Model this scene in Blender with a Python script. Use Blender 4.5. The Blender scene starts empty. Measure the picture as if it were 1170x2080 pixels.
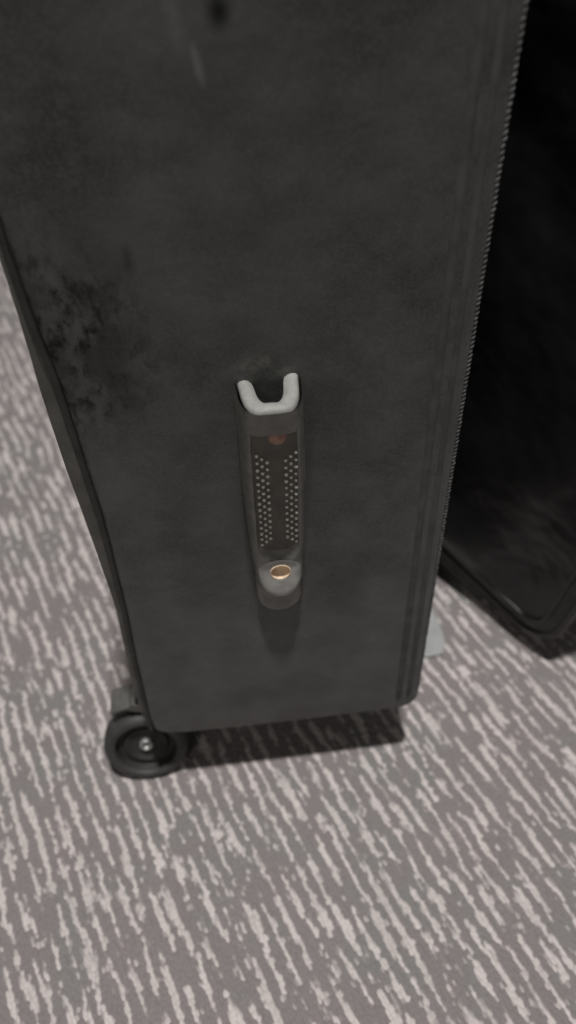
import bpy, bmesh, math, random
from mathutils import Vector, Matrix, noise as mnoise
random.seed(7)
S = bpy.context.scene
C = S.collection

# ------------------------------------------------------------------ camera
cd = bpy.data.cameras.new("camera"); cam = bpy.data.objects.new("camera", cd); C.objects.link(cam)
cd.sensor_fit = 'VERTICAL'; cd.sensor_height = 36.0; cd.sensor_width = 20.25
cd.lens = 36.0 * 1600 / 2080
cd.clip_start = 0.02; cd.clip_end = 100
RIGHT = Vector((0.9922, -0.1209, -0.0305)); UP = Vector((0.1071, 0.7004, 0.7057)); FWD = Vector((0.064, 0.7034, -0.7079))
M = Matrix((RIGHT, UP, -FWD)).transposed().to_4x4()
M.translation = Vector((0.0930, -0.3716, 0.7350))
cam.matrix_world = M
cd.dof.use_dof = True; cd.dof.focus_distance = 0.48; cd.dof.aperture_fstop = 4.2
S.camera = cam

# ------------------------------------------------------------------ light of the room
W = bpy.data.worlds.new("World"); S.world = W; W.use_nodes = True
W.node_tree.nodes["Background"].inputs[0].default_value = (1.0, 0.97, 0.93, 1)
W.node_tree.nodes["Background"].inputs[1].default_value = 0.07
def lamp(name, loc, target, size, power, col):
    l = bpy.data.lights.new(name, 'AREA'); l.shape = 'DISK'; l.size = size; l.energy = power; l.color = col
    o = bpy.data.objects.new(name, l); C.objects.link(o); o.location = loc
    o.rotation_euler = (Vector(target) - Vector(loc)).to_track_quat('-Z', 'Y').to_euler()
    return o
lamp("ceiling_lamp", (0.23, -0.65, 5.0), (0.12, 0, 0.1), 0.22, 280, (1.0, 0.985, 0.97))
lamp("room_lamp", (-0.95, -2.30, 2.05), (0.12, 0, 0.3), 0.45, 10, (1.0, 0.965, 0.92))
V = S.view_settings; V.view_transform = 'Standard'; V.look = 'None'; V.exposure = 0.0; V.gamma = 1.0
V.use_curve_mapping = False

# ------------------------------------------------------------------ helpers
def tag(o, label=None, cat=None, group=None, kind=None):
    if label: o["label"] = label
    if cat: o["category"] = cat
    if group: o["group"] = group
    if kind: o["kind"] = kind
    return o
def empty(name, loc, rz=0):
    o = bpy.data.objects.new(name, None); C.objects.link(o); o.location = loc; o.rotation_euler = (0, 0, rz)
    o.empty_display_size = 0.05
    return o
def obj(name, verts, faces, mat, parent=None, smooth=True, me=None):
    if me is None:
        me = bpy.data.meshes.new(name); me.from_pydata(verts, [], faces)
        bm = bmesh.new(); bm.from_mesh(me); bmesh.ops.remove_doubles(bm, verts=bm.verts, dist=1e-6)
        bmesh.ops.recalc_face_normals(bm, faces=bm.faces); bm.to_mesh(me); bm.free()
        if smooth: me.polygons.foreach_set("use_smooth", [True] * len(me.polygons))
        me.materials.append(mat); me.update()
    o = bpy.data.objects.new(name, me); C.objects.link(o); o.parent = parent
    return o
def sharp(o, deg=35):
    o.data.set_sharp_from_angle(angle=math.radians(deg)); return o
class MB:
    def __init__(s): s.v = []; s.f = []
    def add(s, v, f):
        n = len(s.v); s.v += [tuple(p) for p in v]; s.f += [tuple(i + n for i in q) for q in f]; return s
    def tube(s, pts, r, n=8, closed=False, rad=None):
        pts = [Vector(p) for p in pts]; L = len(pts); v = []; f = []
        a = None
        for i, p in enumerate(pts):
            if closed: t = pts[(i + 1) % L] - pts[i - 1]
            else: t = pts[min(i + 1, L - 1)] - pts[max(i - 1, 0)]
            t.normalize()
            if a is None:
                a = t.orthogonal().normalized()
            a = (a - t * a.dot(t)).normalized(); b = t.cross(a)
            rr = r if rad is None else rad(i / max(1, L - 1), i)
            for k in range(n):
                w = 2 * math.pi * k / n
                v.append(p + (a * math.cos(w) + b * math.sin(w)) * rr)
        for i in range(L if closed else L - 1):
            j = (i + 1) % L
            for k in range(n):
                f.append((i * n + k, i * n + (k + 1) % n, j * n + (k + 1) % n, j * n + k))
        if not closed:
            f.append(tuple(range(n))); f.append(tuple((L - 1) * n + k for k in range(n)))
        return s.add(v, f)
    def lathe(s, prof, n, mat4):
        """profile of (radius, height along local z)"""
        v = []; f = []
        for r, a in prof:
            for k in range(n):
                w = 2 * math.pi * k / n
                v.append(mat4 @ Vector((r * math.cos(w), r * math.sin(w), a)))
        for i in range(len(prof) - 1):
            for k in range(n):
                f.append((i * n + k, i * n + (k + 1) % n, (i + 1) * n + (k + 1) % n, (i + 1) * n + k))
        return s.add(v, f)
    def box(s, c, d, rot=None):
        v = []
        for x in (-1, 1):
            for y in (-1, 1):
                for z in (-1, 1):
                    p = Vector((x * d[0] / 2, y * d[1] / 2, z * d[2] / 2))
                    if rot: p = rot @ p
                    v.append(p + Vector(c))
        return s.add(v, [(0, 1, 3, 2), (4, 6, 7, 5), (0, 4, 5, 1), (2, 3, 7, 6), (0, 2, 6, 4), (1, 5, 7, 3)])
    def build(s, name, mat, parent=None, smooth=True): return obj(name, s.v, s.f, mat, parent, smooth)

def offset(loop, d):
    """inward offset of a counter-clockwise 2-D loop"""
    out = []; n = len(loop)
    for i in range(n):
        a, b, c = Vector(loop[i - 1]), Vector(loop[i]), Vector(loop[(i + 1) % n])
        t = (c - a).normalized(); out.append(b + Vector((-t.y, t.x)) * d)
    return out
def slab(loop, y0, y1, r_front, r_back, bulge=None, steps=5):
    """solid: a loop in (x,z) swept along y, with filleted front and back edges and a filled front face"""
    mb = MB(); rings = []
    for k in range(steps + 1):
        w = math.pi / 2 * k / steps
        rings.append((r_front * (1 - math.sin(w)), y0 + r_front * (1 - math.cos(w))))
    rings = [(r_front * (1 - math.sin(math.pi / 2 * k / steps)), y0 + r_front * (1 - math.cos(math.pi / 2 * k / steps))) for k in range(steps + 1)]
    rings += [(r_back * (1 - math.cos(math.pi / 2 * k / steps)), y1 - r_back * (1 - math.sin(math.pi / 2 * k / steps))) for k in range(steps + 1)]
    n = len(loop); v = []; f = []
    for i, y in rings:
        for p in offset(loop, i): v.append((p[0], y, p[1]))
    for i in range(len(rings) - 1):
        for k in range(n):
            f.append((i * n + k, i * n + (k + 1) % n, (i + 1) * n + (k + 1) % n, (i + 1) * n + k))
    f.append(tuple((len(rings) - 1) * n + k for k in range(n)))
    # front face: shrink towards the middle line with a bulge
    base = offset(loop, r_front); cx = sum(p[0] for p in base) / n
    zs = [p[1] for p in base]; z0, z1 = min(zs), max(zs); zc = (z0 + z1) / 2
    prev = list(range(n)); nr = 14
    for q in range(1, nr + 1):
        s_ = 1 - q / nr; cur = []
        for p in base:
            x = cx + (p[0] - cx) * s_
            half = max(0, (z1 - z0) / 2 - 0.10)
            zt = max(-half, min(half, p[1] - zc)) + zc
            z = zt + (p[1] - zt) * s_
            b = bulge(x, z, 1 - s_) if bulge else 0
            cur.append(len(v)); v.append((x, y0 - b, z))
        for k in range(n):
            f.append((prev[k], prev[(k + 1) % n], cur[(k + 1) % n], cur[k]))
        prev = cur
    mb.add(v, f); return mb
def arc(cx, cz, r, a0, a1, n=8):
    return [(cx + r * math.cos(math.radians(a0 + (a1 - a0) * k / n)), cz + r * math.sin(math.radians(a0 + (a1 - a0) * k / n))) for k in range(n + 1)]
def lerp_tab(tab, z):
    if z <= tab[0][0]: return tab[0][1]
    for (a, b), (c, d) in zip(tab, tab[1:]):
        if z <= c:
            t = (z - a) / (c - a); t = t * t * (3 - 2 * t) * 0.4 + t * 0.6
            return b + (d - b) * t
    return tab[-1][1]

# ------------------------------------------------------------------ materials
class NT:
    def __init__(s, name):
        s.m = bpy.data.materials.new(name); s.m.use_nodes = True; s.t = s.m.node_tree
        s.b = s.t.nodes["Principled BSDF"]
    def n(s, typ, **kw):
        x = s.t.nodes.new(typ)
        for k, v in kw.items(): setattr(x, k, v)
        return x
    def put(s, sock, v):
        if hasattr(v, "default_value") or isinstance(v, bpy.types.NodeSocket): s.t.links.new(v, sock)
        else: sock.default_value = v
    def math(s, op, a, b=0.0, c=0.0, clamp=False):
        x = s.n('ShaderNodeMath', operation=op, use_clamp=clamp)
        s.put(x.inputs[0], a); s.put(x.inputs[1], b)
        if op in ('MULTIPLY_ADD',): s.put(x.inputs[2], c)
        return x.outputs[0]
    def remap(s, v, a, b, c=0.0, d=1.0, smooth=True):
        x = s.n('ShaderNodeMapRange', interpolation_type='SMOOTHSTEP' if smooth else 'LINEAR'); x.clamp = True
        s.put(x.inputs[0], v)
        for i, q in enumerate((a, b, c, d)): x.inputs[i + 1].default_value = q
        return x.outputs[0]
    def mix(s, fac, a, b):
        x = s.n('ShaderNodeMix', data_type='RGBA'); s.put(x.inputs[0], fac)
        s.put(x.inputs[6], a if not isinstance(a, tuple) else (*a, 1)[:4]); s.put(x.inputs[7], b if not isinstance(b, tuple) else (*b, 1)[:4])
        return x.outputs[2]
    def coord(s): return s.n('ShaderNodeTexCoord').outputs['Object']
    def noise(s, vec, scale, detail=3, rough=0.55, dims='3D'):
        x = s.n('ShaderNodeTexNoise', noise_dimensions=dims); s.put(x.inputs['Vector'], vec)
        x.inputs['Scale'].default_value = scale; x.inputs['Detail'].default_value = detail; x.inputs['Roughness'].default_value = rough
        return x.outputs['Fac']
    def scale(s, vec, sc, loc=(0, 0, 0)):
        x = s.n('ShaderNodeMapping'); s.put(x.inputs['Vector'], vec)
        x.inputs['Location'].default_value = loc; x.inputs['Scale'].default_value = sc
        return x.outputs[0]
    def bump(s, h, strength, dist, prev=None):
        x = s.n('ShaderNodeBump'); x.inputs['Strength'].default_value = strength; x.inputs['Distance'].default_value = dist
        s.put(x.inputs['Height'], h)
        if prev is not None: s.put(x.inputs['Normal'], prev)
        return x.outputs[0]
    def blob(s, co, centre, radii, soft=(0.4, 1.0)):
        """1 inside an ellipsoid, 0 outside"""
        x = s.n('ShaderNodeVectorMath', operation='SUBTRACT'); s.put(x.inputs[0], co); x.inputs[1].default_value = centre
        y = s.n('ShaderNodeVectorMath', operation='DIVIDE'); s.put(y.inputs[0], x.outputs[0]); y.inputs[1].default_value = radii
        l = s.n('ShaderNodeVectorMath', operation='LENGTH'); s.put(l.inputs[0], y.outputs[0])
        return s.remap(l.outputs['Value'], soft[0], soft[1], 1, 0)
def plain(name, col, rough=0.5, var=0.25, sc=60, metal=0.0, spec=0.5, bump=0.15, bsc=400, bd=0.0004):
    k = NT(name); co = k.coord()
    n = k.noise(co, sc, 4)
    lo = tuple(c * (1 - var) for c in col); hi = tuple(c * (1 + var) for c in col)
    k.put(k.b.inputs['Base Color'], k.mix(k.remap(n, 0.3, 0.7), lo, hi))
    k.put(k.b.inputs['Roughness'], k.remap(k.noise(co, sc * 2.3, 3), 0.3, 0.7, rough - 0.08, min(1, rough + 0.08)))
    k.b.inputs['Metallic'].default_value = metal; k.b.inputs['Specular IOR Level'].default_value = spec
    if bump: k.put(k.b.inputs['Normal'], k.bump(k.noise(co, bsc, 2), bump, bd))
    return k.m

def fabric_material():
    k = NT("worn_black_fabric"); co = k.coord()
    base = k.mix(k.remap(k.noise(co, 22, 6, 0.62), 0.3, 0.72), (0.0078, 0.0092, 0.0078), (0.0290, 0.0322, 0.0283))
    wear = k.remap(k.noise(k.scale(co, (1, 1, 0.8), (3.3, 0, 1.7)), 9, 3, 0.5), 0.35, 0.68)
    base = k.mix(k.math('MULTIPLY', wear, 0.55), base, (0.040, 0.0412, 0.0375))
    fine = k.noise(k.scale(co, (560, 560, 560)), 1, 3)
    base = k.mix(k.remap(fine, 0.38, 0.68, 0, 0.5), base, (0.055, 0.054, 0.049))
    # blackened rubbed patch near the back edge
    region = k.blob(co, (0.010, 0.0, 0.500), (0.066, 0.05, 0.090), (0.25, 1.0))
    spots = k.remap(k.noise(k.scale(co, (1, 1, 0.6)), 110, 4, 0.65), 0.44, 0.66)
    base = k.mix(k.math('MULTIPLY', k.math('MULTIPLY', region, spots), 0.85), base, (0.005, 0.0048, 0.0044))
    mott = k.remap(k.noise(k.scale(co, (1, 1, 0.6)), 42, 4, 0.65), 0.42, 0.62)
    base = k.mix(k.math('MULTIPLY', k.math('MULTIPLY', region, mott), 0.5), base, (0.011, 0.0108, 0.010))
    # stray dark scuff marks
    m1 = k.math('MAXIMUM', k.math('MULTIPLY', k.math('MULTIPLY', region, spots), 0.80), k.math('MULTIPLY', k.math('MULTIPLY', region, mott), 0.5))
    streak = k.blob(co, (0.053, 0.0, 0.551), (0.0042, 0.03, 0.014), (0.0, 1.0))
    base = k.mix(k.math('MULTIPLY', streak, 0.5), base, (0.008, 0.0078, 0.0072))
    blk = k.blob(co, (0.1070, 0.0, 0.654), (0.0085, 0.03, 0.0115), (0.0, 1.0))
    base = k.mix(k.math('MULTIPLY', blk, 0.85), base, (0.004, 0.004, 0.0038))
    m1 = k.math('MAXIMUM', m1, k.math('MAXIMUM', k.math('MULTIPLY', streak, 0.4), blk))
    # pale scratch
    sx = k.n('ShaderNodeSeparateXYZ'); k.put(sx.inputs[0], co)
    cb = k.n('ShaderNodeCombineXYZ')
    k.put(cb.inputs[0], k.math('ADD', sx.outputs[0], k.math('MULTIPLY', k.math('SUBTRACT', sx.outputs[2], 0.636), 0.16)))
    k.put(cb.inputs[1], sx.outputs[1]); k.put(cb.inputs[2], sx.outputs[2])
    sc1 = k.blob(cb.outputs[0], (0.0964, 0.0, 0.6355), (0.0032, 0.03, 0.0125), (0.1, 1.0))
    base = k.mix(k.math('MULTIPLY', sc1, 0.5), base, (0.15, 0.155, 0.15))
    sc2 = k.blob(cb.outputs[0], (0.0915, 0.0, 0.652), (0.006, 0.03, 0.022), (0.1, 1.0))
    base = k.mix(k.math('MULTIPLY', sc2, 0.25), base, (0.12, 0.125, 0.12))
    # rubbed outline where the rest of the handle used to lie
    halo = k.blob(co, (0.117, 0.0, 0.480), (0.023, 0.03, 0.0125), (0.35, 1.0))
    hn = k.remap(k.noise(co, 120, 3), 0.4, 0.62)
    base = k.mix(k.math('MULTIPLY', k.math('MULTIPLY', halo, hn), 0.55), base, (0.125, 0.122, 0.108))
    k.put(k.b.inputs['Base Color'], base)
    k.put(k.b.inputs['Roughness'], k.remap(k.noise(co, 17, 4, 0.6), 0.3, 0.7, 0.48, 0.64)); k.put(k.b.inputs['Specular IOR Level'], k.math('MULTIPLY', k.math('SUBTRACT', 1.0, m1), k.remap(k.noise(co, 11, 5, 0.6), 0.3, 0.7, 0.50, 0.88)))
    k.put(k.b.inputs['Sheen Weight'], k.math('MULTIPLY', k.math('SUBTRACT', 1.0, m1), 0.12)); k.b.inputs['Sheen Roughness'].default_value = 0.5
    w1 = k.n('ShaderNodeTexWave', wave_type='BANDS', bands_direction='X'); w1.inputs['Scale'].default_value = 240; k.put(w1.inputs['Vector'], co)
    w2 = k.n('ShaderNodeTexWave', wave_type='BANDS', bands_direction='Z'); w2.inputs['Scale'].default_value = 240; k.put(w2.inputs['Vector'], co)
    weave = k.math('MULTIPLY', w1.outputs['Fac'], w2.outputs['Fac'])
    b1 = k.bump(weave, 0.25, 0.0004)
    b2 = k.bump(k.noise(co, 22, 3), 0.4, 0.005, b1)
    k.put(k.b.inputs['Normal'], b2)
    return k.m

def carpet_material():
    k = NT("striped_loop_carpet"); co = k.coord()
    sx = k.n('ShaderNodeSeparateXYZ'); k.put(sx.inputs[0], co)
    x, y = sx.outputs[0], sx.outputs[1]
    a = math.radians(-69.5); ca, sa = math.cos(a), math.sin(a)
    v = k.math('ADD', k.math('MULTIPLY', x, ca), k.math('MULTIPLY', y, sa))
    u = k.math('ADD', k.math('MULTIPLY', x, -sa), k.math('MULTIPLY', y, ca))
    # tufts: the pattern steps from tuft to tuft
    uv = k.n('ShaderNodeCombineXYZ'); k.put(uv.inputs[0], u); k.put(uv.inputs[1], k.math('MULTIPLY', v, 0.62))
    vo = k.n('ShaderNodeTexVoronoi', voronoi_dimensions='2D'); k.put(vo.inputs['Vector'], uv.outputs[0])
    vo.inputs['Scale'].default_value = 340; vo.inputs['Randomness'].default_value = 0.75
    tp = k.n('ShaderNodeSeparateXYZ'); k.put(tp.inputs[0], vo.outputs['Position'])
    tu, tv = tp.outputs[0], k.math('DIVIDE', tp.outputs[1], 0.62)
    # partly quantised coordinate
    qu = k.math('ADD', k.math('MULTIPLY', tu, 0.8), k.math('MULTIPLY', u, 0.2))
    qv = k.math('ADD', k.math('MULTIPLY', tv, 0.8), k.math('MULTIPLY', v, 0.2))
    def field(fu, fv, off, detail=1.0, rough=0.5):
        cb = k.n('ShaderNodeCombineXYZ')
        k.put(cb.inputs[0], k.math('MULTIPLY_ADD', qu, fu, off)); k.put(cb.inputs[1], k.math('MULTIPLY_ADD', qv, fv, off * 0.7))
        return k.noise(cb.outputs[0], 1.0, detail, rough, '2D')
    warp = k.math('MULTIPLY', k.math('SUBTRACT', field(18, 11, 3.1), 0.5), 5.0)
    jit = k.math('MULTIPLY', k.math('SUBTRACT', field(120, 90, 8.8), 0.5), 2.0)
    ph = k.math('ADD', k.math('ADD', k.math('MULTIPLY', qu, 2 * math.pi / 0.0136), warp), jit)
    bands = k.math('MULTIPLY_ADD', k.math('SINE', ph), 0.5, 0.5)
    st = field(165, 20, 21.7, 1.5, 0.5)            # long broken streaks
    st2 = field(130, 38, 47.3, 1.0, 0.5)
    tuft = k.n('ShaderNodeTexWhiteNoise', noise_dimensions='3D'); k.put(tuft.inputs['Vector'], vo.outputs['Position'])
    val = k.math('ADD', k.math('MULTIPLY', bands, 0.27), k.math('MULTIPLY', st, 0.75))
    val = k.math('ADD', val, k.math('MULTIPLY', st2, 0.40))
    val = k.math('ADD', val, k.math('MULTIPLY', k.math('SUBTRACT', tuft.outputs['Value'], 0.5), 0.07))
    light = k.remap(val, 0.752, 0.836)
    fleck = k.remap(field(150, 95, 63.9, 1.0), 0.70, 0.76)
    light = k.math('MAXIMUM', light, k.math('MULTIPLY', fleck, 0.7))
    g = k.remap(k.noise(co, 7.0, 4, 0.6), 0.42, 0.62)
    base = k.mix(g, (0.208, 0.183, 0.181), (0.188, 0.181, 0.174))
    base = k.mix(k.remap(field(30, 22, 5.5, 2.0), 0.35, 0.7), base, (0.200, 0.176, 0.173))
    pale = k.mix(k.remap(k.noise(co, 30, 3), 0.35, 0.7), (0.53, 0.478, 0.464), (0.44, 0.40, 0.386))
    col = k.mix(light, base, pale)
    col = k.mix(k.math('MULTIPLY', k.remap(vo.outputs['Distance'], 0.25, 0.75), 0.22), col, (0.10, 0.09, 0.088))
    # a few dirt spots
    dirt = k.remap(k.noise(co, 34, 2, 0.5), 0.73, 0.80)
    col = k.mix(k.math('MULTIPLY', dirt, 0.3), col, (0.09, 0.085, 0.08))
    k.put(k.b.inputs['Base Color'], col)
    k.b.inputs['Roughness'].default_value = 0.95; k.b.inputs['Specular IOR Level'].default_value = 0.1
    k.b.inputs['Sheen Weight'].default_value = 0.07
    h = k.math('SUBTRACT', 1.0, vo.outputs['Distance'])
    b1 = k.bump(h, 0.8, 0.0022)
    b2 = k.bump(light, 0.35, 0.0012, b1)
    k.put(k.b.inputs['Normal'], b2)
    return k.m

FABRIC = fabric_material()
CARPET = carpet_material()
TRIM = plain("charcoal_edge_trim", (0.068, 0.0655, 0.058), 0.62, 0.25, 40, bump=0.2, bsc=700)
DARK = plain("black_rubber_piping", (0.018, 0.0172, 0.0155), 0.6, 0.3, 60)
WELT = plain("fabric_covered_welt", (0.062, 0.062, 0.058), 0.75, 0.2, 60, spec=0.25, bump=0.25, bsc=900)
ZIP = plain("grey_zipper_coil", (0.085, 0.0845, 0.083), 0.55, 0.35, 150, spec=0.4)
TYRE = plain("black_rubber_tyre", (0.033, 0.0325, 0.0315), 0.6, 0.25, 70, bump=0.1)
RIM = plain("black_plastic_rim", (0.017, 0.0165, 0.016), 0.68, 0.25, 70, bump=0.08)
STEEL = plain("steel_bolt", (0.30, 0.295, 0.285), 0.5, 0.15, 200, metal=0.6, bump=0)
HOUS = plain("grey_plastic_wheel_housing", (0.085, 0.082, 0.076), 0.5, 0.2, 60)
SHELL = plain("dark_grey_handle_plastic", (0.125, 0.124, 0.112), 0.42, 0.22, 90, bump=0.12, bsc=500)
PANEL = plain("sunken_olive_black_panel", (0.056, 0.053, 0.042), 0.5, 0.25, 80)
DOTS = plain("worn_pale_grip_dots", (0.56, 0.55, 0.49), 0.5, 0.2, 300, bump=0)
BREAK = plain("pale_broken_plastic", (0.225, 0.221, 0.208), 0.65, 0.10, 200, bump=0.35, bsc=500, bd=0.0006)
PLATE = plain("worn_grey_end_plastic", (0.225, 0.222, 0.210), 0.45, 0.18, 120, bump=0.1)
COPPER = plain("tarnished_copper", (0.27, 0.16, 0.12), 0.55, 0.2, 200, metal=0.3, bump=0)
BRASS = plain("tarnished_brass", (0.70, 0.53, 0.37), 0.6, 0.15, 300, metal=0.0, bump=0.1)
BAG = None
def bag_material():
    k = NT("black_coated_nylon"); co = k.coord()
    k.put(k.b.inputs['Base Color'], k.mix(k.noise(co, 12, 4), (0.0045, 0.0045, 0.005), (0.0095, 0.0092, 0.0090)))
    k.put(k.b.inputs['Roughness'], k.remap(k.noise(co, 9, 4), 0.3, 0.7, 0.30, 0.46))
    k.b.inputs['Specular IOR Level'].default_value = 0.45
    b1 = k.bump(k.noise(co, 900, 2), 0.1, 0.0003)
    k.put(k.b.inputs['Normal'], k.bump(k.noise(co, 9, 3, 0.5), 0.8, 0.014, b1))
    return k.m
BAG = bag_material()
BAGTRIM = plain("black_gloss_piping", (0.010, 0.010, 0.0098), 0.36, 0.25, 60)
BAGBASE = plain("dark_brown_black_base_panel", (0.009, 0.0082, 0.0076), 0.65, 0.3, 60)
TAGM = plain("pale_grey_tag", (0.26, 0.268, 0.262), 0.55, 0.06, 60, bump=0.1)

# ------------------------------------------------------------------ the floor
n = 24; L = 3.2
v = []; f = []
for j in range(n + 1):
    for i in range(n + 1):
        v.append((-L + 2 * L * i / n, -L + 2 * L * j / n, 0))
for j in range(n):
    for i in range(n):
        f.append((j * (n + 1) + i, j * (n + 1) + i + 1, (j + 1) * (n + 1) + i + 1, (j + 1) * (n + 1) + i))
fl = obj("carpet_floor", v, f, CARPET); tag(fl, "grey carpet with pale broken diagonal stripes", "carpet", kind="structure")

# ------------------------------------------------------------------ suitcase with the broken handle
SC = empty("suitcase", (0, 0, 0))
tag(SC, "worn charcoal fabric suitcase in front with broken side handle and small black wheel", "suitcase")
ZB, ZT, DEPTH = 0.0925, 0.745, 0.43
LEFT = [(0.09, -0.0025), (0.12, -0.0032), (0.20, -0.0008), (0.28, 0.003), (0.37, 0.0047), (0.43, 0.0032), (0.48, 0.0018), (0.52, -0.0022), (0.56, -0.0038), (0.76, -0.005)]
r1, r2 = 0.016, 0.019
loop = [(0.0, 0.0)] * 0
loop += arc(lerp_tab(LEFT, ZB + r1) + r1, ZB + r1 + 0.001, r1, 190, 268, 8)
loop += [(0.012 + (0.2185 - 0.012) * t, ZB - 0.0008 - 0.0042 * t - 0.0018 * math.sin(math.pi * t)) for t in [q / 16 for q in range(1, 16)]]
loop += arc(0.2395 - r2, ZB - 0.005 + r2, r2, 275, 355, 8)
loop += [(0.2395 - 0.0008 * math.sin(5 * z), z) for z in [0.13 + 0.02 * q for q in range(30)]]
loop += arc(0.2395 - r2, ZT - r2, r2, 5, 85, 6)
loop += arc(0.02, ZT - r2, r2, 95, 165, 6)
loop += [(lerp_tab(LEFT, z), z) for z in [0.72 - 0.02 * q for q in range(31)] if z > ZB + r1 + 0.004]
def bulge(x, z, q):
    b = 0.0055 * math.sin(min(1, q) * math.pi / 2)
    b += 0.0012 * mnoise.noise(Vector((x * 16, z * 9, 0.3))) * min(1, q * 3)
    # keep the cloth flat where the handle is screwed on
    g = math.exp(-((x - 0.1185) / 0.05) ** 2) * math.exp(-((z - 0.37) / 0.14) ** 4)
    return b * (1 - 0.75 * g)
slab(loop, 0.0, DEPTH, 0.0065, 0.008, bulge).build("fabric_side", FABRIC, SC)
# moulded back that bellies out past the cloth
OUT = [(0.09, -0.008), (0.15, -0.009), (0.19, -0.0088), (0.23, -0.0062), (0.28, -0.0042), (0.33, -0.0055), (0.37, -0.0070), (0.42, -0.0090), (0.47, -0.0098), (0.52, -0.0092), (0.56, -0.0096), (0.76, -0.012)]
v = []; f = []; zp = [0.123 + 0.0125 * q for q in range(50)]
for z in zp:
    xl, xr = lerp_tab(OUT, z), lerp_tab(LEFT, z) - 0.0008
    r_ = min(0.0024, (xr - xl) * 0.4); ya, yb = 0.0032, DEPTH - 0.004
    sec = arc(xl + r_, ya + r_, r_, 180, 270, 5) + arc(xr - r_, ya + r_, r_, 270, 360, 5) + arc(xr - r_, yb - r_, r_, 0, 90, 5) + arc(xl + r_, yb - r_, r_, 90, 180, 5)
    v += [(p[0], p[1], z) for p in sec]
m = len(sec)
for j in range(len(zp) - 1):
    for k in range(m): f.append((j * m + k, j * m + (k + 1) % m, (j + 1) * m + (k + 1) % m, (j + 1) * m + k))
f += [tuple(range(m)), tuple((len(zp) - 1) * m + k for k in range(m))]
obj("back_panel", v, f, TRIM, SC)
pts = [(lerp_tab(LEFT, z) - 0.0008, 0.0022, z) for z in [0.105 + 0.01 * q for q in range(63)]]
MB().tube(pts, 0.0024, 8, rad=lambda t, i: 0.0023 + 0.0005 * mnoise.noise(Vector((i * 0.6, 0, 0)))).build("seam_piping", DARK, SC)
# welts beside the zipper and the zipper itself
for xo, yo, r in ((0.2287, 0.0020, 0.0033), (0.2195, 0.0016, 0.0039)):
    z0 = 0.112
    pts = [(xo - 0.0008 + 0.0006 * math.sin(z * 9) , yo, z) for z in [z0 + 0.0125 * q for q in range(49)]]
    MB().tube(pts, r, 8).build("welt", WELT, SC)
mb = MB(); zc = [0.118 + 0.0031 * q for q in range(196)]
mb.tube([(0.2368, 0.0030, z) for z in [0.112 + 0.0125 * q for q in range(50)]], 0.0017, 8)
for i, z in enumerate(zc):
    j = 0.0002 * random.uniform(-1, 1)
    d = Vector((0.0011, -0.0006, 0.0017)); c = Vector((0.2368 + j, 0.0020, z))
    mb.tube([c - d, c - d * 0.4 + Vector((0, -0.0006, 0)), c + d * 0.4 + Vector((0, -0.0006, 0)), c + d], 0.0009, 6, rad=lambda t, q: 0.0006 if q in (0, 3) else 0.00105)
tag(mb.build("zipper_coil", ZIP, SC), kind="stuff")
# underside foot, out of the light
MB().lathe([(0.0, 0.0), (0.012, 0.0), (0.014, 0.003), (0.016, 0.03), (0.018, 0.092)], 20, Matrix.Translation((0.200, 0.14, 0.0))).build("foot", DARK, SC)
MB().lathe([(0.0, 0.0), (0.012, 0.0), (0.014, 0.003), (0.016, 0.03), (0.018, 0.092)], 20, Matrix.Translation((0.205, 0.37, 0.0))).build("foot", DARK, SC)

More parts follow.
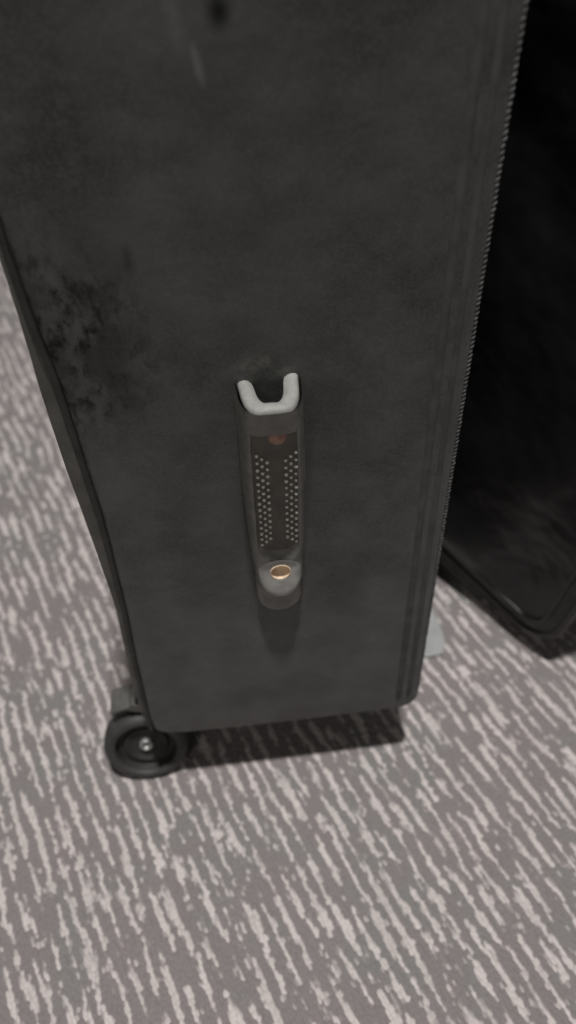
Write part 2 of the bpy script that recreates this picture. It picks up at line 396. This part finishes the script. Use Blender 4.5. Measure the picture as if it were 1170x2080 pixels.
# wheels: splayed a little, the axle looks up at the room
def wheel(cx, cy, flip):
    tilt = math.radians(17)
    ax = Vector((0, -math.cos(tilt) * flip, math.sin(tilt)))
    rot = ax.to_track_quat('Z', 'Y').to_matrix().to_4x4()
    R0 = 0.0410; Q = R0 / 0.0368
    m = Matrix.Translation((cx, cy, R0 * math.cos(tilt) + 0.0004)) @ rot
    w = MB().lathe([(0.0, -0.019), (0.012, -0.019), (0.027, -0.0185), (0.027, -0.009), (0.0, -0.009)], 40, m @ Matrix.Scale(Q, 4)).build("wheel", RIM, SC)
    sharp(w)
    MB().lathe([(0.0262, -0.0105), (0.0262, -0.0012), (0.0272, 0.0), (0.0300, 0.0006), (0.0328, 0.0), (0.0352, -0.0022), (0.0365, -0.006), (0.0368, -0.010), (0.0365, -0.0185), (0.0350, -0.0235), (0.032, -0.0260), (0.0262, -0.0265), (0.0262, -0.0105)], 56, m @ Matrix.Scale(Q, 4)).build("tyre", TYRE, w)
    rim = MB().lathe([(0.0258, -0.0030), (0.0240, -0.0085), (0.0200, -0.0088), (0.0188, -0.0064), (0.0178, -0.0058), (0.0165, -0.0062), (0.0150, -0.0082), (0.0080, -0.0086), (0.0, -0.0086)], 48, m @ Matrix.Scale(Q, 4)).build("rim", RIM, w); sharp(rim, 50)
    MB().lathe([(0.0060, -0.0088), (0.0060, -0.0060), (0.0053, -0.0048), (0.0044, -0.0046), (0.0034, -0.0052), (0.0030, -0.0084), (0.0, -0.0085)], 24, m @ Matrix.Scale(Q, 4)).build("axle_bolt", STEEL, w)
    # fender over the wheel, with ribs and lug
    hb = MB(); vv = []; ff = []; N = 22
    for i in range(N + 1):
        a_ = math.radians(60 + (124 - 60) * i / N)
        for rr, yy in ((0.0445, -0.026), (0.0445, -0.052), (0.0475, -0.052), (0.0475, -0.026)):
            vv.append(Matrix.Translation((cx, cy, R0)) @ Vector((rr * math.cos(a_), -yy * flip - 0.010 * flip, rr * math.sin(a_) + 0.004)))
    for i in range(N):
        for k in range(4): ff.append((i * 4 + k, i * 4 + (k + 1) % 4, (i + 1) * 4 + (k + 1) % 4, (i + 1) * 4 + k))
    ff += [(0, 1, 2, 3), tuple(N * 4 + k for k in range(4))]
    hb.add(vv, ff)
    hb.box((cx + 0.0165, cy + 0.022 * flip, 0.100), (0.014, 0.032, 0.042))
    hb.box((cx + 0.002, cy + 0.026 * flip, 0.089), (0.020, 0.022, 0.010), Matrix.Rotation(0.45, 3, 'Y'))
    hb.box((cx + 0.0045, cy + 0.024 * flip, 0.118), (0.007, 0.020, 0.012), Matrix.Rotation(0.3, 3, 'Y'))
    h = hb.build("wheel_housing", HOUS, SC); sharp(h)
wheel(-0.0188, 0.0182, 1)
wheel(-0.0188, DEPTH - 0.0166, -1)

# ------------------------------------------------------------------ the handle
HX = 0.1182; ZTOP = 0.4706; ZEND = 0.307; RE = 0.0172
def sm(a, b, x):
    t = max(0, min(1, (x - a) / (b - a))); return t * t * (3 - 2 * t)
def hw(z): return lerp_tab([(0.30, 0.0170), (0.345, 0.0192), (0.40, 0.0204), (0.44, 0.0198), (0.472, 0.0187)], z)
def hh(z):
    if z >= 0.345: return 0.0165 + (0.0340 - 0.0165) * (z - 0.345) / (ZTOP - 0.345)
    if z >= 0.320: return 0.0142 + (0.0165 - 0.0142) * sm(0.320, 0.345, z)
    return 0.0142 + 0.24 * (0.320 - z)
def skin(z, ue): return hh(z) * (1 - min(1, ue) ** 4.2) ** (1 / 2.5)
def floor_of_panel(z): return max(0.0105, 0.0165 + (0.0340 - 0.0165) * (z - 0.345) / (ZTOP - 0.345) - 0.0042)
zs = []
z = ZTOP
while z > ZEND: zs.append(z); z -= 0.0006
for k in range(31): zs.append(ZEND - RE * math.sin(math.pi / 2 * k / 30))
US = [-1 + 2 * k / 90 for k in range(91)]
US = [math.copysign(1 - (1 - abs(u)) ** 1.6, u) for u in US]
v = []; f = []
for z in zs:
    t = max(0, (ZEND - z) / RE); w = hw(z)
    for u in US:
        x = u * w * math.sqrt(max(0, 1 - t * t))
        ue = min(1, math.sqrt(u * u * (1 - t * t) + t * t))
        h = skin(z, ue)
        # sunken grip panel
        rec = sm(0.0142, 0.0134, abs(x)) * sm(0.4535, 0.4523, z) * sm(0.322 + 0.010 * (x / 0.0134) ** 2, 0.336 + 0.010 * (x / 0.0134) ** 2, z)
        h = h + (min(h, floor_of_panel(z)) - h) * rec
        # screw well
        rr = math.hypot(x - 0.0003, z - 0.3172)
        h -= 0.0075 * sm(0.0074, 0.0068, rr)
        # flare of the legs where they meet the cloth
        fl_ = 0.0022 * math.exp(-max(0, h) / 0.003) * (1 if t == 0 else 0) * sm(0.43, 0.47, z)
        v.append((HX + x + math.copysign(fl_, u) * (abs(u) > 0.9), 0.0006 - h, z))
nu = len(US)
for j in range(len(zs) - 1):
    for i in range(nu - 1):
        f.append((j * nu + i, j * nu + i + 1, (j + 1) * nu + i + 1, (j + 1) * nu + i))
HANDLE = obj("handle", v, f, SHELL, SC)
tag(HANDLE, "dark grey plastic carry handle snapped off at the top")
# broken end: the pale cut wall of the hollow handle and the hollow behind it
outer = []; inner = []
N = 36
for k in range(N + 1):
    a_ = math.pi * k / N
    cx_, sy_ = math.cos(a_), math.sin(a_)
    X = math.copysign(abs(cx_) ** (2 / 4.2), cx_); Y = sy_ ** (2 / 2.5)
    w, H = hw(ZTOP), hh(ZTOP)
    flare = 0.0008 * max(0, 1 - Y / 0.35) ** 2
    outer.append((-(X * (w - 0.0016)) - math.copysign(flare, X) * (abs(X) > 0.3), Y * (H - 0.0008)))
    X2 = math.copysign(abs(cx_) ** (2 / 3.0), cx_); Y2 = sy_ ** (2 / 2.6)
    fl2 = 0.0020 * max(0, 1 - Y / 0.36) ** 2
    inner.append((-(X2 * 0.0086) - math.copysign(fl2, X2) * (abs(X2) > 0.3), Y2 * (H - 0.0098)))
v = []; f = []; prof = [(0.0, -0.0015), (0.03, 0.0006), (0.18, 0.0017), (0.5, 0.0021), (0.78, 0.0015), (1.0, -0.0004)]
for k in range(N + 1):
    for q, dz in prof:
        x = outer[k][0] * (1 - q) + inner[k][0] * q; y = outer[k][1] * (1 - q) + inner[k][1] * q
        jag = 0.0009 * mnoise.noise(Vector((x * 240, y * 240, q * 1.3))) if 0 < q < 1 else 0
        lift = (0.0022 if x > 0 else -0.0004) * max(0, 1 - y / 0.016)
        v.append((HX + x, 0.0008 - y, ZTOP + dz + jag + lift * (1 if dz > -0.02 else 0)))
P = len(prof)
for k in range(N):
    for i in range(P - 1): f.append((k * P + i, k * P + i + 1, (k + 1) * P + i + 1, (k + 1) * P + i))
tag(obj("broken_edge", v, f, BREAK, HANDLE), "pale snapped edge")
v2 = []; f2 = []
for k in range(N + 1):
    a0 = v[k * P + P - 1]
    v2 += [a0, (a0[0], a0[1], ZTOP - 0.034)]
for k in range(N): f2.append((2 * k, 2 * k + 1, 2 * k + 3, 2 * k + 2))
f2.append(tuple(2 * k + 1 for k in range(N + 1)))
obj("hollow_core", v2, f2, PANEL, HANDLE)
# olive-black sunken panel
pv = []; pf = []
rows = [0.3365 + (0.4515 - 0.3365) * k / 24 for k in range(25)]
for z in rows:
    for u in (-1, -0.5, 0, 0.5, 1):
        x = 0.0131 * u * (1 - 0.35 * max(0, 1 - (z - 0.3365) / 0.012) ** 2)
        ue = abs(x) / hw(z)
        pv.append((HX + x, 0.0006 - min(skin(z, ue), floor_of_panel(z)) - 0.0003, z))
for j in range(24):
    for i in range(4): pf.append((j * 5 + i, j * 5 + i + 1, (j + 1) * 5 + i + 1, (j + 1) * 5 + i))
obj("grip_panel", pv, pf, PANEL, HANDLE)
# raised grip dots, two bands of three staggered columns
dm = MB().lathe([(0.0, 0.0013), (0.0006, 0.0012), (0.00100, 0.0007), (0.00118, -0.0003)], 8, Matrix.Rotation(math.pi / 2, 4, 'X'))
first = dm.build("grip_dot", DOTS, HANDLE); dmesh = first.data; dots = [first]
pitch = 0.0064
spots = []
for side in (-1, 1):
    for col in range(3):
        off = 0.0122 - 0.0030 * col - (0.0005 if side < 0 else -0.0007) - 0.0007
        for r_ in range(15 - col):
            z = 0.4345 - pitch * r_ - pitch / 2 * col
            spots.append((side * off + 0.0003, z))
for i, (x, z) in enumerate(spots):
    o = first if i == 0 else first.copy()
    if i: C.objects.link(o); o.parent = HANDLE
    xx = min(abs(x), 0.0130); ue = xx / hw(z)
    o.location = (HX + math.copysign(xx, x) + random.uniform(-1, 1) * 0.0001, 0.0006 - min(skin(z, ue), floor_of_panel(z)) - 0.0004, z)
    s_ = random.uniform(0.85, 1.12); o.scale = (s_, s_ * random.uniform(0.8, 1.1), s_)
# base plate that shows below the end of the handle
zb0 = 0.2855; RB = 0.0172
v = []; f = []; zl = [0.309 - 0.003 * k for k in range(8)] + [zb0 - RB * math.sin(math.pi / 2 * k / 24) for k in range(25)]
UB = [math.copysign(1 - (1 - abs(-1 + 2 * k / 40)) ** 1.6, -1 + 2 * k / 40) for k in range(41)]
for z in zl:
    t = max(0, (zb0 - z) / RB)
    for u in UB:
        ue = min(1, math.sqrt(u * u * (1 - t * t) + t * t))
        v.append((HX - 0.0008 + u * 0.0168 * math.sqrt(max(0, 1 - t * t)), 0.0008 - 0.0135 * (1 - ue ** 6) ** (1 / 3.0), z))
for j in range(len(zl) - 1):
    for i in range(40): f.append((j * 41 + i, j * 41 + i + 1, (j + 1) * 41 + i + 1, (j + 1) * 41 + i))
obj("base_plate", v, f, SHELL, HANDLE)
# worn pale end pad round the screw well
v = []; f = []; NR, NA = 9, 48
for i in range(NR + 1):
    q = i / NR
    for k in range(NA):
        a_ = 2 * math.pi * k / NA; ca_, sa_ = math.cos(a_), math.sin(a_)
        ox, oz = 0.0146 * ca_, (0.0125 * sa_ if sa_ > 0 else 0.0255 * sa_)
        ix, iz = 0.0003 + 0.0071 * ca_, 0.0071 * sa_
        x = ix + (ox - ix) * q; z = 0.3172 + iz + (oz - iz) * q
        t = max(0, (ZEND - z) / RE); w = hw(z)
        ue = min(0.999, math.sqrt((x / w) ** 2 + t * t))
        h = skin(z, ue)
        v.append((HX + x, 0.0006 - h - 0.00035 * (1 - q ** 6) , z))
for i in range(NR):
    for k in range(NA): f.append((i * NA + k, i * NA + (k + 1) % NA, (i + 1) * NA + (k + 1) % NA, (i + 1) * NA + k))
obj("end_pad", v, f, PLATE, HANDLE)
my = Matrix.Translation((HX + 0.0003, 0.0006 - hh(0.3172), 0.3172)) @ Matrix.Rotation(math.pi / 2, 4, 'X')
sharp(MB().lathe([(0.0074, -0.0004), (0.0072, 0.0004), (0.0068, 0.0005), (0.0052, -0.0046), (0.0047, -0.0050), (0.0, -0.0051)], 32, my).build("brass_eyelet", BRASS, HANDLE), 50)
my = Matrix.Translation((HX + 0.0020, 0.0006 - floor_of_panel(0.4485), 0.4485)) @ Matrix.Rotation(math.pi / 2, 4, 'X')
MB().lathe([(0.0, 0.0030), (0.002, 0.0028), (0.0042, 0.0018), (0.0054, 0.0004), (0.0056, -0.001)], 24, my).build("copper_rivet", COPPER, HANDLE)

# ------------------------------------------------------------------ black case behind, on the right
ang = math.atan2(-0.465, 0.885)     # local +x runs away from its near left corner across its right face, local +y along the left face
BG = empty("black_suitcase", (0, 0, 0))
BG.rotation_euler = (math.radians(9), 0, math.radians(31))     # leans back a little
BG.location = Vector((0.4060, 0.0840, 0.019)) - BG.rotation_euler.to_matrix() @ Vector((0.0, 0.004, 0.043))
tag(BG, "glossy black suitcase with rounded piped corner standing behind at the right edge", "suitcase")
def rbox(x0, x1, y0, y1, z0, z1, r, rv, nx=22, nz=34, dent=None):
    """rounded box, vertical edges rv, bottom and top edges r"""
    loop = []
    for cx_, cy_, a0 in ((x1 - rv, y1 - rv, 0), (x0 + rv, y1 - rv, 90), (x0 + rv, y0 + rv, 180), (x1 - rv, y0 + rv, 270)):
        loop += arc(cx_, cy_, rv, a0, a0 + 90, 8)
    full = []
    for i in range(len(loop)):
        a_, b_ = Vector(loop[i]), Vector(loop[(i + 1) % len(loop)]); full.append(a_)
        m_ = int((b_ - a_).length / 0.02)
        for k in range(1, m_ + 1): full.append(a_ + (b_ - a_) * k / (m_ + 1))
    n_ = len(full); mb = MB(); v = []; f = []
    lv = [(r * (1 - math.sin(math.pi / 2 * k / 7)), z0 + r * (1 - math.cos(math.pi / 2 * k / 7))) for k in range(8)]
    lv += [(0, z0 + r + (z1 - z0 - 2 * r) * k / nz) for k in range(1, nz)]
    lv += [(r * (1 - math.cos(math.pi / 2 * k / 7)), z1 - r * (1 - math.sin(math.pi / 2 * k / 7))) for k in range(8)]
    for i, z in lv:
        for p in offset([tuple(q) for q in full], i):
            v.append((p[0] + (dent(p[0], p[1], z) if dent else 0), p[1], z))
    for i in range(len(lv) - 1):
        for k in range(n_): f.append((i * n_ + k, i * n_ + (k + 1) % n_, (i + 1) * n_ + (k + 1) % n_, (i + 1) * n_ + k))
    f += [tuple(range(n_)), tuple((len(lv) - 1) * n_ + k for k in range(n_))]
    return mb.add(v, f)
def swap(mb):
    mb.v = [(y, x, z) for x, y, z in mb.v]; return mb
RB2 = 0.048
bloop = arc(0.004 + RB2, 0.043 + RB2, RB2, 180, 270, 12) + [(0.08 + 0.025 * k, 0.043) for k in range(16)] + arc(0.54 - RB2, 0.043 + RB2, RB2, 270, 360, 12)
bloop += [(0.54, 0.12 + 0.03 * k) for k in range(19)] + arc(0.54 - RB2, 0.74 - RB2, RB2, 0, 90, 8) + [(0.46 - 0.025 * k, 0.74) for k in range(16)] + arc(0.004 + RB2, 0.74 - RB2, RB2, 90, 180, 8) + [(0.004, 0.66 - 0.03 * k) for k in range(19)]
def bag_bulge(y, z, q):
    return 0.006 * math.sin(min(1, q) * math.pi / 2) + (0.009 * mnoise.noise(Vector((y * 12, z * 9, 2.2))) + 0.005 * mnoise.noise(Vector((y * 26 + z * 14, z * 16, 5.1)))) * min(1, q * 4)
swap(slab(bloop, 0.002, 0.27, 0.010, 0.012, bag_bulge)).build("bag_body", BAG, BG)
rbox(0.003, 0.255, 0.085, 0.50, 0.016, 0.056, 0.010, 0.030, nz=6).build("base_tray", BAGBASE, BG)
def ring(y0, y1, z0, z1, r, x):
    p = arc(y1 - r, z1 - r, r, 0, 90, 8) + arc(y0 + r, z1 - r, r, 90, 180, 8) + arc(y0 + r, z0 + r, r, 180, 270, 8) + arc(y1 - r, z0 + r, r, 270, 360, 8)
    out = []
    for i in range(len(p)):
        a_, b_ = Vector(p[i]), Vector(p[(i + 1) % len(p)]); out.append((x, a_.x, a_.y))
        m_ = int((b_ - a_).length / 0.03)
        for k in range(1, m_ + 1): c_ = a_ + (b_ - a_) * k / (m_ + 1); out.append((x, c_.x, c_.y))
    return out
MB().tube(ring(0.006, 0.536, 0.046, 0.735, 0.046, 0.004), 0.0042, 10, True).build("piping", BAGTRIM, BG)
MB().tube(ring(0.024, 0.520, 0.065, 0.720, 0.028, 0.001), 0.0026, 8, True).build("inner_piping", BAGTRIM, BG)
for x in (0.05, 0.21):
    m4 = Matrix.Translation((x - 0.012, 0.45, -0.021)) @ Matrix.Rotation(math.pi / 2, 4, 'Y')
    bw = MB().lathe([(0.0, 0.0), (0.020, 0.0), (0.0265, 0.002), (0.0295, 0.007), (0.0295, 0.017), (0.0265, 0.022), (0.020, 0.024), (0.0, 0.024)], 32, m4).build("wheel", TYRE, BG); sharp(bw)
    MB().tube([(x - 0.016, 0.45, -0.021), (x - 0.016, 0.45, 0.010), (x - 0.010, 0.44, 0.030)], 0.005, 8).build("fork", DARK, BG)

# ------------------------------------------------------------------ pale tag lying between the two cases
TG = empty("luggage_tag", (0.292, 0.137, 0.0))
tag(TG, "pale grey luggage tag lying on the carpet between the two suitcases", "tag")
v = []; f = []
outl = [(-0.030, -0.024), (-0.006, -0.0285), (0.010, -0.0265), (0.0160, -0.014), (0.0165, 0.000), (0.0155, 0.020), (0.0135, 0.036), (0.006, 0.040), (-0.006, 0.038), (-0.026, 0.026)]
m = len(outl)
for zz, sc_ in ((0.0015, 1.0), (0.0042, 1.0), (0.0050, 0.94)):
    for x, y in outl: v.append((x * sc_, y * sc_, zz + 0.0035 * (x * 18) ** 2))
for q in range(2):
    for k in range(m): f.append((q * m + k, q * m + (k + 1) % m, (q + 1) * m + (k + 1) % m, (q + 1) * m + k))
f += [tuple(range(m)), tuple(2 * m + k for k in range(m))]
tb = obj("tag_card", v, f, TAGM, TG, smooth=False)
sm_ = MB(); sm_.tube([(-0.006 + 0.004 * math.cos(a), 0.030 + 0.004 * math.sin(a), 0.0056) for a in [2 * math.pi * k / 16 for k in range(16)]], 0.0008, 6, True)
sm_.build("eyelet", TRIM, TG)
